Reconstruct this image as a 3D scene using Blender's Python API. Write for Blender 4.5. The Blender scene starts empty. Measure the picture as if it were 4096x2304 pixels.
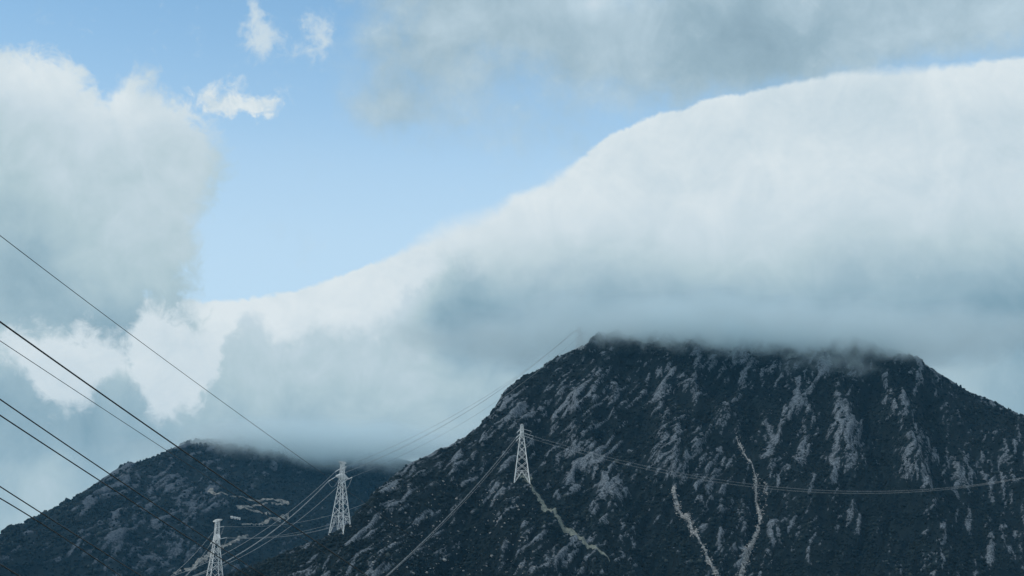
import bpy, math, random
import numpy as np
from mathutils import Vector, Matrix

random.seed(7)
rng = np.random.default_rng(7)
scene = bpy.context.scene
COL = scene.collection

# ------------------------------------------------------------------ camera
CAM_Z = 2.0
LENS = 50.0
FPX = 4096 * LENS / 36.0
PITCH = math.atan((2624 - 1152) / FPX)
SP, CP = math.sin(PITCH), math.cos(PITCH)

cam_data = bpy.data.cameras.new('camera')
cam_data.lens = LENS
cam_data.sensor_width = 36.0
cam_data.clip_start = 0.5
cam_data.clip_end = 30000
cam = bpy.data.objects.new('camera', cam_data)
cam.location = (0, 0, CAM_Z)
cam.rotation_euler = (math.pi / 2 + PITCH, 0, 0)
COL.objects.link(cam)
scene.camera = cam


def ray(px, py):
    """world direction (with y = 1) seen at a photograph position"""
    xn = (px - 2048) / FPX
    yn = (1152 - py) / FPX
    return xn / (CP - yn * SP), (SP + yn * CP) / (CP - yn * SP)


def at(px, py, dist):
    u, v = ray(px, py)
    return np.array([u * dist, dist, CAM_Z + v * dist])


def azel(px, py):
    u, v = ray(px, py)
    return math.degrees(math.atan2(u, 1)), math.degrees(math.atan2(v, math.hypot(u, 1)))


# ------------------------------------------------------------------ noise
def _hash(ix, iy, seed):
    h = (ix.astype(np.int64) * 374761393 + iy.astype(np.int64) * 668265263 + seed * 2147483647 * 3) & 0xffffffff
    h = ((h ^ (h >> 13)) * 1274126177) & 0xffffffff
    h = h ^ (h >> 16)
    return (h & 0xffff) / 65535.0


def perlin(x, y, seed=0):
    x = np.asarray(x, float); y = np.asarray(y, float)
    ix = np.floor(x); iy = np.floor(y)
    fx = x - ix; fy = y - iy
    sx = fx * fx * fx * (fx * (fx * 6 - 15) + 10)
    sy = fy * fy * fy * (fy * (fy * 6 - 15) + 10)

    def g(dx, dy):
        a = _hash(ix + dx, iy + dy, seed) * 2 * math.pi
        return np.cos(a) * (fx - dx) + np.sin(a) * (fy - dy)
    a = g(0, 0) * (1 - sx) + g(1, 0) * sx
    b = g(0, 1) * (1 - sx) + g(1, 1) * sx
    return (a * (1 - sy) + b * sy) * 1.5


def fbm(x, y, seed=0, octaves=4, gain=0.5):
    r = 0; amp = 1; s = 1; tot = 0
    for k in range(octaves):
        r = r + amp * perlin(x * s, y * s, seed + k * 17)
        tot += amp; amp *= gain; s *= 2.03
    return r / tot


def ridged(x, y, seed=0, octaves=4):
    r = 0; amp = 1; s = 1; tot = 0
    for k in range(octaves):
        r = r + amp * (1 - 2 * np.abs(perlin(x * s, y * s, seed + k * 13)))
        tot += amp; amp *= 0.5; s *= 2.1
    return r / tot


def sstep(a, b, x):
    t = np.clip((x - a) / (b - a), 0, 1)
    return t * t * (3 - 2 * t)


# ------------------------------------------------------------------ terrain shapes
SIL1 = [(-300, 2440), (300, 2395), (700, 2350), (880, 2312), (1000, 2270), (1130, 2215), (1313, 2148), (1393, 2096), (1435, 2040),
        (1463, 2014), (1497, 1970), (1543, 1937), (1600, 1886), (1649, 1853), (1715, 1822), (1752, 1800), (1794, 1791), (1827, 1766),
        (1864, 1748), (1893, 1723), (1918, 1706), (1935, 1677), (1955, 1667), (1984, 1623), (2017, 1569), (2063, 1532), (2096, 1507),
        (2150, 1484), (2200, 1450), (2222, 1434), (2265, 1418), (2313, 1402), (2340, 1385), (2368, 1361), (2420, 1352), (2500, 1340),
        (2700, 1332), (3000, 1334), (3300, 1350), (3500, 1380), (3600, 1408), (3662, 1432), (3731, 1480), (3808, 1529), (3884, 1574),
        (3960, 1601), (4023, 1633), (4096, 1667), (4400, 1820), (4800, 2000), (5400, 2200)]
DIS1 = [(-300, 1030), (700, 1100), (1313, 1150), (1393, 1172), (1600, 1270), (1900, 1400), (2200, 1530), (2400, 1575), (3000, 1640),
        (3500, 1620), (4096, 1560), (4800, 1480), (5400, 1400)]
SIL2 = [(-1200, 2520), (-600, 2400), (-200, 2225), (0, 2135), (39, 2116), (72, 2100), (111, 2086), (178, 2060), (222, 2038), (289, 1994), (344, 1961),
        (400, 1925), (444, 1894), (499, 1855), (519, 1849), (538, 1856), (583, 1841), (638, 1819), (710, 1786), (744, 1766), (850, 1758),
        (1000, 1762), (1200, 1772), (1400, 1795), (1600, 1835), (1800, 1880), (2200, 1900), (3000, 2000), (4200, 2050)]
DIS2 = [(-1200, 1600), (-600, 1750), (0, 1950), (500, 2300), (744, 2450), (1200, 2600), (1800, 2700), (4200, 2700)]


def crest_tables(sil, dis):
    u = np.array([ray(x, y)[0] for x, y in sil])
    v = np.array([ray(x, y)[1] for x, y in sil])
    d = np.interp([x for x, y in sil], [x for x, y in dis], [y for x, y in dis])
    return u, v, d


U1, V1, D1 = crest_tables(SIL1, DIS1)
U2, V2, D2 = crest_tables(SIL2, DIS2)
P3X = ray(2088, 1935)[0] * 1230
SPUR = dict(x=P3X + 2, y=1265.0)
BENCH = []
GULLIES = []          # filled below: arrays of xy points, depth, width
KNOLL = (ray(855, 2380)[0] * 1150, 1150.0)


def poly_dist(x, y, pts):
    best = np.full(np.shape(x), 1e9)
    for (ax, ay), (bx, by) in zip(pts[:-1], pts[1:]):
        dx, dy = bx - ax, by - ay
        L = dx * dx + dy * dy + 1e-9
        t = np.clip(((x - ax) * dx + (y - ay) * dy) / L, 0, 1)
        best = np.minimum(best, np.hypot(x - ax - t * dx, y - ay - t * dy))
    return best


def h_near(x, y):
    u = x / np.maximum(y, 1.0)
    D = np.interp(u, U1, D1)
    v = np.interp(u, U1, V1)
    # far past the shown silhouette the ridge falls away
    hc = CAM_Z + v * D
    s = D - y
    front = 0.80 * s - 0.38 * 45 * (1 - np.exp(-np.maximum(s, 0) / 45))
    back = 0.5 * (-s)
    h = hc - np.where(s > 0, front, back)
    k = sstep(0, 70, s)
    kb = 0.22 + 0.78 * sstep(0, 40, s)
    # ribs and gullies that run down the slope, leaning to the left on the way down
    q = x + 0.35 * (s - 120)
    ribs = ridged(q / 105.0, y / 520.0, 3, 4)
    h = h + ribs * 27.0 * k * (0.45 + 0.55 * sstep(-180, 120, x))
    h = h + fbm(x / 60.0, y / 60.0, 11, 3) * 10.0 * k
    # tower spur
    w = np.exp(-((x - SPUR['x'] - 0.06 * (SPUR['y'] - y)) / 42.0) ** 2)
    h = h + 26.0 * w * sstep(70, -50, y - SPUR['y']) * sstep(0, 40, s)
    h = h - 10.0 * np.exp(-((x - SPUR['x'] - 95) / 40.0) ** 2) * sstep(60, -60, y - SPUR['y'] - 60)
    for pts, depth, width in GULLIES:
        m = (np.abs(x - pts[:, 0].mean()) < 200)
        if np.any(m):
            d = poly_dist(x[m] if np.ndim(x) else x, y[m] if np.ndim(y) else y, pts) * (1 if not np.ndim(x) else 1)
            cut = depth * np.exp(-(d / width) ** 2)
            if np.ndim(x):
                h = h.copy(); h[m] -= cut
            else:
                h = h - cut
    # broken ground: bedded rock steps and small lumps
    bed = perlin((x * 0.62 + h * 0.78) / 40.0, (-x * 0.78 + h * 0.62) / 7.0, 23)
    bed2 = ridged((x * 0.66 + h * 0.75) / 95.0, (-x * 0.75 + h * 0.66) / 19.0, 29, 3)
    h = h + bed2 * 3.4 * kb
    h = h + bed * 3.0 * kb + fbm(x / 13.0, y / 13.0, 31, 3, 0.6) * 1.7 * kb
    r = np.hypot(x - KNOLL[0], y - KNOLL[1])
    h = np.maximum(h, 47.0 * np.exp(-(r / 95.0) ** 2) + 1.2 * perlin(x / 14.0, y / 14.0, 5) - 2)
    for bx, by, bz, br in BENCH:
        h = h + (bz - h) * np.exp(-(np.hypot(x - bx, y - by) / br) ** 4)
    return np.maximum(h, -6.0)


def h_far(x, y):
    u = x / np.maximum(y, 1.0)
    D = np.interp(u, U2, D2)
    v = np.interp(u, U2, V2)
    hc = CAM_Z + v * D
    s = D - y
    front = 0.62 * s - 0.25 * 60 * (1 - np.exp(-np.maximum(s, 0) / 60))
    h = hc - np.where(s > 0, front, -0.45 * s)
    k = sstep(0, 110, s)
    q = x - 0.25 * s
    h = h + ridged(q / 190.0, y / 800.0, 41, 3) * 30.0 * k
    h = h + fbm(x / 90.0, y / 90.0, 47, 4) * 15.0 * k
    h = h + fbm(x / 18.0, y / 18.0, 53, 3, 0.6) * 3.4 * (0.25 + 0.75 * sstep(0, 60, s))
    return np.maximum(h, -6.0)


def hit(px, py, hf, y0, y1):
    u, v = ray(px, py)
    ys = np.arange(y0, y1, 1.0)
    z = CAM_Z + v * ys
    h = hf(u * ys, ys)
    i = np.nonzero(h > z)[0]
    if len(i) == 0:
        j = int(np.argmax(h - z))
        return np.array([u * ys[j], ys[j], h[j]])
    j = i[0]
    return np.array([u * ys[j], ys[j], float(hf(np.array([u * ys[j]]), np.array([ys[j]]))[0])])


NEAR = (950, 2000)
FAR = (1400, 3200)


def hits(pts, hf, rg):
    return np.array([hit(px, py, hf, *rg) for px, py in pts])


GUL1 = [(2640, 1890), (2691, 1951), (2701, 1998), (2752, 2068), (2785, 2138), (2827, 2226), (2868, 2301), (2900, 2360)]
GUL2 = [(2948, 1756), (2976, 1812), (3008, 1863), (3024, 1900), (3024, 1979), (3027, 2026), (3041, 2063), (3036, 2110), (3017, 2156),
        (2985, 2236), (2966, 2301), (2945, 2360)]
GUL3 = [(3050, 1914), (3062, 1961), (3068, 1990), (3041, 2063)]
g1 = hits(GUL1, h_near, NEAR)[:, :2]
g2 = hits(GUL2, h_near, NEAR)[:, :2]
_b = hit(2088, 1940, h_near, *NEAR)
BENCH.append((_b[0], _b[1], _b[2], 13.0))
GULLIES.append((g1, 9.0, 14.0))
GULLIES.append((g2, 8.0, 13.0))
for px_line, dep, wid in [
        ([(2600, 1420), (2760, 1560), (2880, 1680), (2940, 1770)], -13.0, 17.0), ([(2880, 1680), (2790, 1790), (2690, 1900)], -9.0, 12.0),
        ([(3300, 1500), (3370, 1650), (3400, 1850)], -11.0, 15.0), ([(3540, 1540), (3630, 1700), (3650, 1900)], -12.0, 16.0), ([(3800, 1660), (3860, 1800), (3870, 1950)], -9.0, 15.0),
        ([(2220, 1600), (2330, 1750), (2420, 1900), (2480, 2150)], -9.0, 16.0), ([(3000, 2300), (3200, 2080), (3330, 1920)], -9.0, 16.0),
        ([(2430, 1450), (2350, 1600), (2300, 1720)], -8.0, 13.0), ([(2060, 1640), (2000, 1760), (1900, 1900)], -7.0, 14.0),
        ([(2940, 1480), (2990, 1600), (2965, 1745)], 11.0, 14.0), ([(3460, 1500), (3490, 1700), (3530, 1900)], 10.0, 14.0), ([(3720, 1600), (3750, 1760), (3770, 1950)], 9.0, 14.0),
        ([(2560, 1620), (2520, 1800), (2570, 2000), (2620, 2300)], 9.0, 16.0), ([(1960, 1990), (1880, 2120), (1800, 2300)], 7.0, 14.0)]:
    GULLIES.append((hits(px_line, h_near, NEAR)[:, :2], dep, wid))

# ------------------------------------------------------------------ mesh helpers


def fast_mesh(name, verts, faces, smooth=False):
    """verts (N,3), faces (M,k)"""
    me = bpy.data.meshes.new(name)
    verts = np.asarray(verts, np.float32); faces = np.asarray(faces, np.int32)
    n, k = faces.shape
    me.vertices.add(len(verts)); me.vertices.foreach_set('co', verts.ravel())
    me.loops.add(n * k); me.loops.foreach_set('vertex_index', faces.ravel())
    me.polygons.add(n)
    me.polygons.foreach_set('loop_start', np.arange(0, n * k, k, dtype=np.int32))
    me.polygons.foreach_set('loop_total', np.full(n, k, np.int32))
    if smooth:
        me.polygons.foreach_set('use_smooth', np.ones(n, bool))
    me.update(calc_edges=True)
    me.validate()
    return me


def add_attr(me, name, data):
    a = me.attributes.new(name, 'FLOAT', 'POINT')
    a.data.foreach_set('value', np.asarray(data, np.float32))


def link(name, me, mat=None, parent=None):
    o = bpy.data.objects.new(name, me)
    COL.objects.link(o)
    if mat is not None:
        me.materials.append(mat)
    if parent is not None:
        o.parent = parent
    return o


def empty(name, loc, rz=0.0):
    o = bpy.data.objects.new(name, None)
    o.location = loc
    o.rotation_euler = (0, 0, rz)
    o.empty_display_size = 1
    COL.objects.link(o)
    return o


def tag(o, label=None, cat=None, group=None, kind=None):
    if label: o['label'] = label
    if cat: o['category'] = cat
    if group: o['group'] = group
    if kind: o['kind'] = kind
    return o


class MB:
    def __init__(self):
        self.v = []; self.f = []

    def bar(self, p, q, r, r2=None):
        p = Vector(p); q = Vector(q); d = q - p
        if d.length < 1e-6: return
        d.normalize()
        a = d.orthogonal().normalized(); b = d.cross(a)
        r2 = r if r2 is None else r2
        i = len(self.v)
        for c, rr in ((p, r), (q, r2)):
            for sx, sy in ((1, 1), (-1, 1), (-1, -1), (1, -1)):
                self.v.append(tuple(c + a * (sx * rr * .71) + b * (sy * rr * .71)))
        for k in range(4):
            self.f.append((i + k, i + (k + 1) % 4, i + 4 + (k + 1) % 4, i + 4 + k))
        self.f.append((i + 3, i + 2, i + 1, i)); self.f.append((i + 4, i + 5, i + 6, i + 7))

    def box(self, c, s):
        i = len(self.v)
        for z in (-.5, .5):
            for x, y in ((-.5, -.5), (.5, -.5), (.5, .5), (-.5, .5)):
                self.v.append((c[0] + x * s[0], c[1] + y * s[1], c[2] + z * s[2]))
        self.f += [(i + 3, i + 2, i + 1, i), (i + 4, i + 5, i + 6, i + 7)]
        for k in range(4):
            self.f.append((i + k, i + (k + 1) % 4, i + 4 + (k + 1) % 4, i + 4 + k))

    def tube(self, pts, rad, n=6):
        pts = [Vector(p) for p in pts]
        if not hasattr(rad, '__len__'): rad = [rad] * len(pts)
        i0 = len(self.v)
        d0 = (pts[-1] - pts[0])
        up = Vector((0, 0, 1))
        if abs(d0.normalized().z) > .95: up = Vector((1, 0, 0))
        for k, p in enumerate(pts):
            d = (pts[min(k + 1, len(pts) - 1)] - pts[max(k - 1, 0)]).normalized()
            a = d.cross(up).normalized(); b = a.cross(d)
            for j in range(n):
                t = 2 * math.pi * j / n
                self.v.append(tuple(p + (a * math.cos(t) + b * math.sin(t)) * rad[k]))
        for k in range(len(pts) - 1):
            for j in range(n):
                a = i0 + k * n + j; b = i0 + k * n + (j + 1) % n
                self.f.append((a, b, b + n, a + n))
        self.f.append(tuple(i0 + j for j in reversed(range(n))))
        e = i0 + (len(pts) - 1) * n
        self.f.append(tuple(e + j for j in range(n)))

    def build(self, name, mat, parent=None, smooth=False):
        me = bpy.data.meshes.new(name)
        me.from_pydata(self.v, [], self.f)
        if smooth:
            for p in me.polygons: p.use_smooth = True
        me.update()
        return link(name, me, mat, parent)


# ------------------------------------------------------------------ node helpers
def srgb(r, g, b):
    def c(x):
        x /= 255.0
        return x / 12.92 if x <= .04045 else ((x + .055) / 1.055) ** 2.4
    return (c(r), c(g), c(b), 1)


class NT:
    def __init__(self, tree):
        self.t = tree; self.n = tree.nodes; self.l = tree.links

    def put(self, sock, val):
        if isinstance(val, bpy.types.NodeSocket): self.l.new(val, sock)
        else: sock.default_value = val

    def math(self, op, a, b=None, c=None, clamp=False):
        n = self.n.new('ShaderNodeMath'); n.operation = op; n.use_clamp = clamp
        self.put(n.inputs[0], a)
        if b is not None: self.put(n.inputs[1], b)
        if c is not None: self.put(n.inputs[2], c)
        return n.outputs[0]

    def vmath(self, op, a, b=None, c=None):
        n = self.n.new('ShaderNodeVectorMath'); n.operation = op
        self.put(n.inputs[0], a)
        if b is not None: self.put(n.inputs[1], b)
        if c is not None: self.put(n.inputs[2], c)
        return n.outputs['Value'] if op in ('DOT_PRODUCT', 'LENGTH') else n.outputs[0]

    def noise(self, vec, scale, detail=4, rough=0.5, dist=0.0, dims='3D', out='Fac'):
        n = self.n.new('ShaderNodeTexNoise'); n.noise_dimensions = dims
        self.put(n.inputs['Vector'], vec)
        n.inputs['Scale'].default_value = scale; n.inputs['Detail'].default_value = detail
        n.inputs['Roughness'].default_value = rough; n.inputs['Distortion'].default_value = dist
        return n.outputs[out]

    def mix(self, fac, a, b, blend='MIX'):
        n = self.n.new('ShaderNodeMix'); n.data_type = 'RGBA'; n.blend_type = blend; n.clamp_factor = True
        self.put(n.inputs[0], fac); self.put(n.inputs[6], a); self.put(n.inputs[7], b)
        return n.outputs[2]

    def smooth(self, x, a, b):
        n = self.n.new('ShaderNodeMapRange'); n.interpolation_type = 'SMOOTHSTEP'
        self.put(n.inputs['Value'], x); self.put(n.inputs['From Min'], a); self.put(n.inputs['From Max'], b)
        n.inputs['To Min'].default_value = 0; n.inputs['To Max'].default_value = 1
        return n.outputs[0]

    def lin(self, x, a, b, c=0.0, d=1.0, clamp=True):
        n = self.n.new('ShaderNodeMapRange'); n.clamp = clamp
        self.put(n.inputs['Value'], x); n.inputs['From Min'].default_value = a; n.inputs['From Max'].default_value = b
        n.inputs['To Min'].default_value = c; n.inputs['To Max'].default_value = d
        return n.outputs[0]

    def ramp(self, fac, stops):
        n = self.n.new('ShaderNodeValToRGB'); cr = n.color_ramp
        while len(cr.elements) < len(stops): cr.elements.new(0.5)
        for e, (p, c) in zip(cr.elements, stops):
            e.position = p; e.color = c
        self.put(n.inputs[0], fac)
        return n.outputs[0]

    def curve(self, x, pts):
        n = self.n.new('ShaderNodeFloatCurve')
        cu = n.mapping.curves[0]
        n.mapping.use_clip = False
        pts = sorted(pts)
        while len(cu.points) < len(pts): cu.points.new(0.5, 0.5)
        for p, (a, b) in zip(cu.points, pts):
            p.location = (a, b); p.handle_type = 'AUTO_CLAMPED'
        n.mapping.update()
        self.put(n.inputs['Value'], x)
        return n.outputs[0]


# ------------------------------------------------------------------ world: sky and clouds
SUN_EL, SUN_AZ = math.radians(42), math.radians(245)   # clockwise from +Y: high behind the camera, to the left
SUN_DIR = Vector((math.sin(SUN_AZ) * math.cos(SUN_EL), math.cos(SUN_AZ) * math.cos(SUN_EL), math.sin(SUN_EL)))

world = bpy.data.worlds.new('World')
scene.world = world
world.use_nodes = True
wt = world.node_tree
wt.nodes.clear()
W = NT(wt)
SKY_STRENGTH = 0.15
sky = wt.nodes.new('ShaderNodeTexSky')
sky.sky_type = 'NISHITA'; sky.sun_disc = False
sky.sun_elevation = SUN_EL; sky.sun_rotation = SUN_AZ
sky.altitude = 600; sky.air_density = 1.0; sky.dust_density = 0.4; sky.ozone_density = 1.0

tc = wt.nodes.new('ShaderNodeTexCoord')
DIR = tc.outputs['Generated']
sep = wt.nodes.new('ShaderNodeSeparateXYZ'); wt.links.new(DIR, sep.inputs[0])
AZ0 = W.math('MULTIPLY', W.math('ARCTAN2', sep.outputs[0], sep.outputs[1]), 57.29578)
EL0 = W.math('MULTIPLY', W.math('ARCSINE', sep.outputs[2]), 57.29578)
comb = wt.nodes.new('ShaderNodeCombineXYZ'); wt.links.new(AZ0, comb.inputs[0]); wt.links.new(EL0, comb.inputs[1])
Q0 = comb.outputs[0]
K = 4096 / 2576.0


def warp(*layers):
    """bend the az/el coordinates with noise: (scale, amplitude in degrees, detail)"""
    v = Q0
    for sc, amp, det in layers:
        nz = W.noise(DIR, sc, det, 0.55, 0.0, out='Color')
        v = W.vmath('ADD', v, W.vmath('MULTIPLY', W.vmath('SUBTRACT', nz, (.5, .5, .5)), (amp, amp, 0)))
    s = wt.nodes.new('ShaderNodeSeparateXYZ'); wt.links.new(v, s.inputs[0])
    return v, s.outputs[0], s.outputs[1]


A_LO, A_HI, E_LO, E_HI = -32.0, 32.0, -8.0, 40.0


def edge(az, pts):
    """elevation (degrees) of an outline given in photo positions, as a function of azimuth"""
    cp = []
    for x, y in pts:
        a, e = azel(x * K, y * K)
        cp.append(((a - A_LO) / (A_HI - A_LO), (e - E_LO) / (E_HI - E_LO)))
    v = W.curve(W.lin(az, A_LO, A_HI, 0, 1), cp)
    return W.math('MULTIPLY_ADD', v, E_HI - E_LO, E_LO)


PXDEG = math.degrees(1 / (FPX / K))


def blobs(vec, items):
    """sum of soft spots (x, y, rx, ry, weight) in photo positions"""
    tot = None
    for x, y, rx, ry, w in items:
        a, e = azel(x * K, y * K)
        sx, sy = 1 / (rx * PXDEG), 1 / (ry * PXDEG)
        d = W.vmath('MULTIPLY_ADD', vec, (sx, sy, 0), (-a * sx, -e * sy, 0))
        g = W.math('POWER', 0.36788, W.vmath('DOT_PRODUCT', d, d))
        tot = W.math('MULTIPLY', g, w) if tot is None else W.math('MULTIPLY_ADD', g, w, tot)
    return tot


def elcurve(el, pts):
    """brightness given at heights (photo y at the middle column)"""
    cp = []
    for y, l in pts:
        e = azel(2048, y * K)[1]
        cp.append(((e - E_LO) / (E_HI - E_LO), l))
    return W.curve(W.lin(el, E_LO, E_HI, 0, 1), cp)


CLOUD_STOPS = [(0.0, srgb(100, 136, 151)), (.35, srgb(135, 166, 181)), (.5, srgb(159, 186, 198)), (.65, srgb(183, 205, 212)),
               (.8, srgb(204, 220, 228)), (1.0, srgb(229, 238, 241))]


def cloud_colour(l):
    c = W.ramp(l, CLOUD_STOPS)
    return W.vmath('SCALE', c, None) if False else W.mix(1.0, c, (1 / SKY_STRENGTH,) * 3 + (1,), 'MULTIPLY')


def fixscale(mixout):
    return mixout


# soft brightness mottling shared by the layers
mott_big = W.math('SUBTRACT', W.noise(DIR, 11.0, 6, 0.55), 0.5)
mott_fine = W.math('SUBTRACT', W.noise(DIR, 48.0, 7, 0.62), 0.5)
mott_mid = W.math('SUBTRACT', W.noise(DIR, 24.0, 7, 0.62, .6), 0.5)
mott_wisp = W.math('SUBTRACT', W.noise(DIR, 75.0, 6, 0.66, 1.2), 0.5)

# clear sky
blue = W.mix(1.0, sky.outputs[0], (1.15, 1.5, 1.45, 1), 'MULTIPLY')
pale = tuple(c / SKY_STRENGTH for c in srgb(206, 229, 245)[:3]) + (1,)
veil = elcurve(EL0, [(-900, .0), (-300, .02), (0, .12), (250, .3), (500, .6), (750, .76), (1200, .8)])
col = W.mix(veil, blue, pale)

# high thin cloud
q2, az2, el2 = warp((9.0, 3.5, 4), (36.0, 1.4, 5))
f = blobs(q2, [(1900, 60, 420, 150, 1.0), (1150, 90, 270, 180, .88), (2500, 40, 350, 120, .8), (1640, 200, 230, 90, .5), (960, 270, 120, 60, .5),
               (1400, 60, 200, 90, .45), (2300, -300, 900, 260, 1.0), (1100, -260, 500, 240, .5), (700, 480, 120, 140, .12), (1300, 330, 200, 80, .22)])
f = W.math('ADD', f, W.math('MULTIPLY', W.noise(DIR, 15.0, 8, 0.64), 1.25))
f = W.math('ADD', f, W.math('MULTIPLY', mott_fine, 0.6))
a2 = W.math('MULTIPLY', W.smooth(f, 0.68, 1.6), 0.93)
l2 = W.math('ADD', blobs(Q0, [(1880, 90, 260, 130, -.13), (1150, 60, 260, 140, -.02), (2450, 60, 300, 90, .02), (1480, 10, 160, 40, .2), (1950, 150, 200, 60, -.06)]), 0.655)
l2 = W.math('ADD', l2, W.math('MULTIPLY', mott_big, 0.4))
l2 = W.math('ADD', l2, W.math('MULTIPLY', mott_mid, 0.4))
l2 = W.math('ADD', l2, W.math('MULTIPLY', mott_fine, 0.25))
c2_ = W.mix(1.0, W.ramp(l2, [(.2, srgb(128, 154, 168)), (.5, srgb(156, 181, 193)), (.8, srgb(193, 213, 223)), (1, srgb(222, 232, 238))]), (1 / SKY_STRENGTH,) * 3 + (1,), 'MULTIPLY')
col = W.mix(a2, col, c2_)

# small bright cumulus scraps
q6, az6, el6 = warp((34.0, 2.4, 5), (110.0, 1.0, 5))
f6 = blobs(q6, [(525, 230, 60, 26, 1.0), (590, 262, 75, 24, 1.0), (655, 285, 50, 16, .9), (690, 255, 45, 22, .9), (575, 195, 40, 20, .6)])
f6 = W.math('ADD', f6, W.math('ADD', W.math('MULTIPLY', mott_fine, .9), W.math('MULTIPLY', mott_wisp, 1.3)))
f7 = blobs(q6, [(640, 62, 34, 62, .85), (672, 112, 46, 40, .85), (797, 92, 22, 74, .85), (740, 128, 52, 22, .5), (628, 20, 22, 40, .35), (812, 50, 40, 40, .3), (650, 90, 90, 80, .15)])
f7 = W.math('ADD', f7, W.math('ADD', W.math('MULTIPLY', mott_fine, 1.0), W.math('MULTIPLY', mott_wisp, 1.5)))
a7 = W.math('MULTIPLY', W.smooth(f7, 0.12, 1.4), .85)
col = W.mix(a7, col, cloud_colour(0.86))

# broken overcast overhead and behind the viewer
over = W.math('ADD', W.smooth(EL0, 27, 40), W.smooth(W.math('ABSOLUTE', AZ0), 34, 60), None, True)
aO = W.math('MULTIPLY', over, W.smooth(W.noise(DIR, 2.5, 6, .6), .30, .52))
col = W.mix(aO, col, cloud_colour(W.math('ADD', .88, W.math('MULTIPLY', mott_big, .6))))

# the long white bank, rising to the right
q3, az3, el3 = warp((16.0, .7, 3), (70.0, .36, 5))
T3 = edge(az3, [(-500, 700), (0, 735), (400, 752), (560, 751), (650, 746), (750, 731), (870, 690), (970, 650), (1050, 606), (1150, 556), (1230, 528), (1300, 490),
                (1400, 438), (1480, 376), (1560, 326), (1700, 280), (1800, 247), (1900, 232), (2000, 204), (2100, 186), (2250, 172), (2400, 160), (2576, 135), (3000, 80)])
d3 = W.math('ADD', W.math('SUBTRACT', T3, el3), W.math('MULTIPLY', mott_wisp, .35))
soft3 = W.math('ADD', 0.12, blobs(Q0, [(1150, 560, 150, 120, .7), (1400, 430, 60, 60, .3), (2250, 170, 200, 80, .2)]))
a3 = W.smooth(d3, W.math('MULTIPLY', soft3, -0.6), soft3)
l3 = W.lin(d3, 0, 7.5, 0.94, 0.84)
l3 = W.math('ADD', l3, W.math('MULTIPLY', mott_big, 0.2))
l3 = W.math('ADD', l3, W.math('MULTIPLY', mott_mid, 0.3))
l3 = W.math('ADD', l3, W.math('MULTIPLY', mott_wisp, 0.12))
l3 = W.math('ADD', l3, blobs(Q0, [(2150, 270, 180, 90, -.13), (2500, 330, 200, 120, -.1), (1900, 330, 160, 60, -.05), (640, 790, 200, 40, .05), (850, 760, 150, 50, .05)]))
col = W.mix(a3, col, cloud_colour(l3))

# the nearer grey mass with its soft base over the summits
q4, az4, el4 = warp((20.0, 2.2, 5), (62.0, 1.5, 6))
T4 = edge(az4, [(-600, 880), (0, 880), (50, 905), (100, 975), (150, 1000), (200, 985), (250, 955), (300, 940), (350, 960), (385, 1010), (430, 1035), (490, 1015),
                (525, 985), (548, 930), (572, 880), (600, 815), (640, 795), (680, 815), (720, 845), (770, 840), (810, 815), (860, 838), (930, 815), (1000, 770),
                (1040, 705), (1090, 650), (1150, 610), (1230, 560), (1330, 520), (1500, 500), (1800, 480), (2200, 450), (2576, 430), (3200, 400)])
d4 = W.math('SUBTRACT', T4, el4)
soft4 = W.math('ADD', .75, W.math('MULTIPLY', W.smooth(AZ0, azel(1000 * K, 700)[0], azel(1400 * K, 700)[0]), 4.2))
d4 = W.math('ADD', d4, W.math('MULTIPLY_ADD', mott_mid, 1.6, W.math('MULTIPLY', mott_wisp, 1.5)))
a4 = W.smooth(d4, W.math('MULTIPLY', soft4, -0.35), soft4)
lL = elcurve(EL0, [(-200, .7), (700, .74), (820, .66), (920, .61), (1020, .52), (1100, .47), (1250, .5), (1450, .5)])
lR = elcurve(EL0, [(-200, .84), (440, .82), (540, .71), (620, .58), (700, .45), (780, .32), (850, .22), (900, .25), (1000, .42), (1120, .46), (1300, .45)])
mx = wt.nodes.new('ShaderNodeMix'); mx.data_type = 'FLOAT'
W.put(mx.inputs[0], W.smooth(az4, azel(1000 * K, 700)[0], azel(1200 * K, 700)[0])); W.put(mx.inputs[2], lL); W.put(mx.inputs[3], lR)
l4 = W.math('ADD', W.math('ADD', mx.outputs[0], .085), blobs(Q0, [(1120, 760, 110, 130, -.05), (2500, 920, 260, 130, .12), (2450, 600, 170, 110, .05), (2400, 780, 120, 60, .03), (1000, 900, 200, 140, .04),
                                            (620, 900, 60, 70, -.06), (130, 1000, 200, 70, -.1), (60, 920, 60, 60, -.06), (1250, 930, 150, 90, .16), (700, 1050, 150, 60, -.03), (1750, 800, 260, 50, -.04),
                                            (250, 1090, 300, 50, -.05), (100, 1220, 150, 90, .07), (330, 975, 50, 40, -.06), (1700, 600, 300, 80, .05), (2560, 960, 200, 130, -.12), (40, 1140, 200, 110, -.10)]))
l4 = W.math('ADD', l4, W.math('MULTIPLY', mott_big, 0.32))
l4 = W.math('ADD', l4, W.math('MULTIPLY', mott_mid, 0.34))
l4 = W.math('ADD', l4, W.math('MULTIPLY', mott_fine, W.lin(az4, azel(1000*K,700)[0], azel(1500*K,700)[0], .14, .05)))
col = W.mix(a4, col, cloud_colour(l4))

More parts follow.
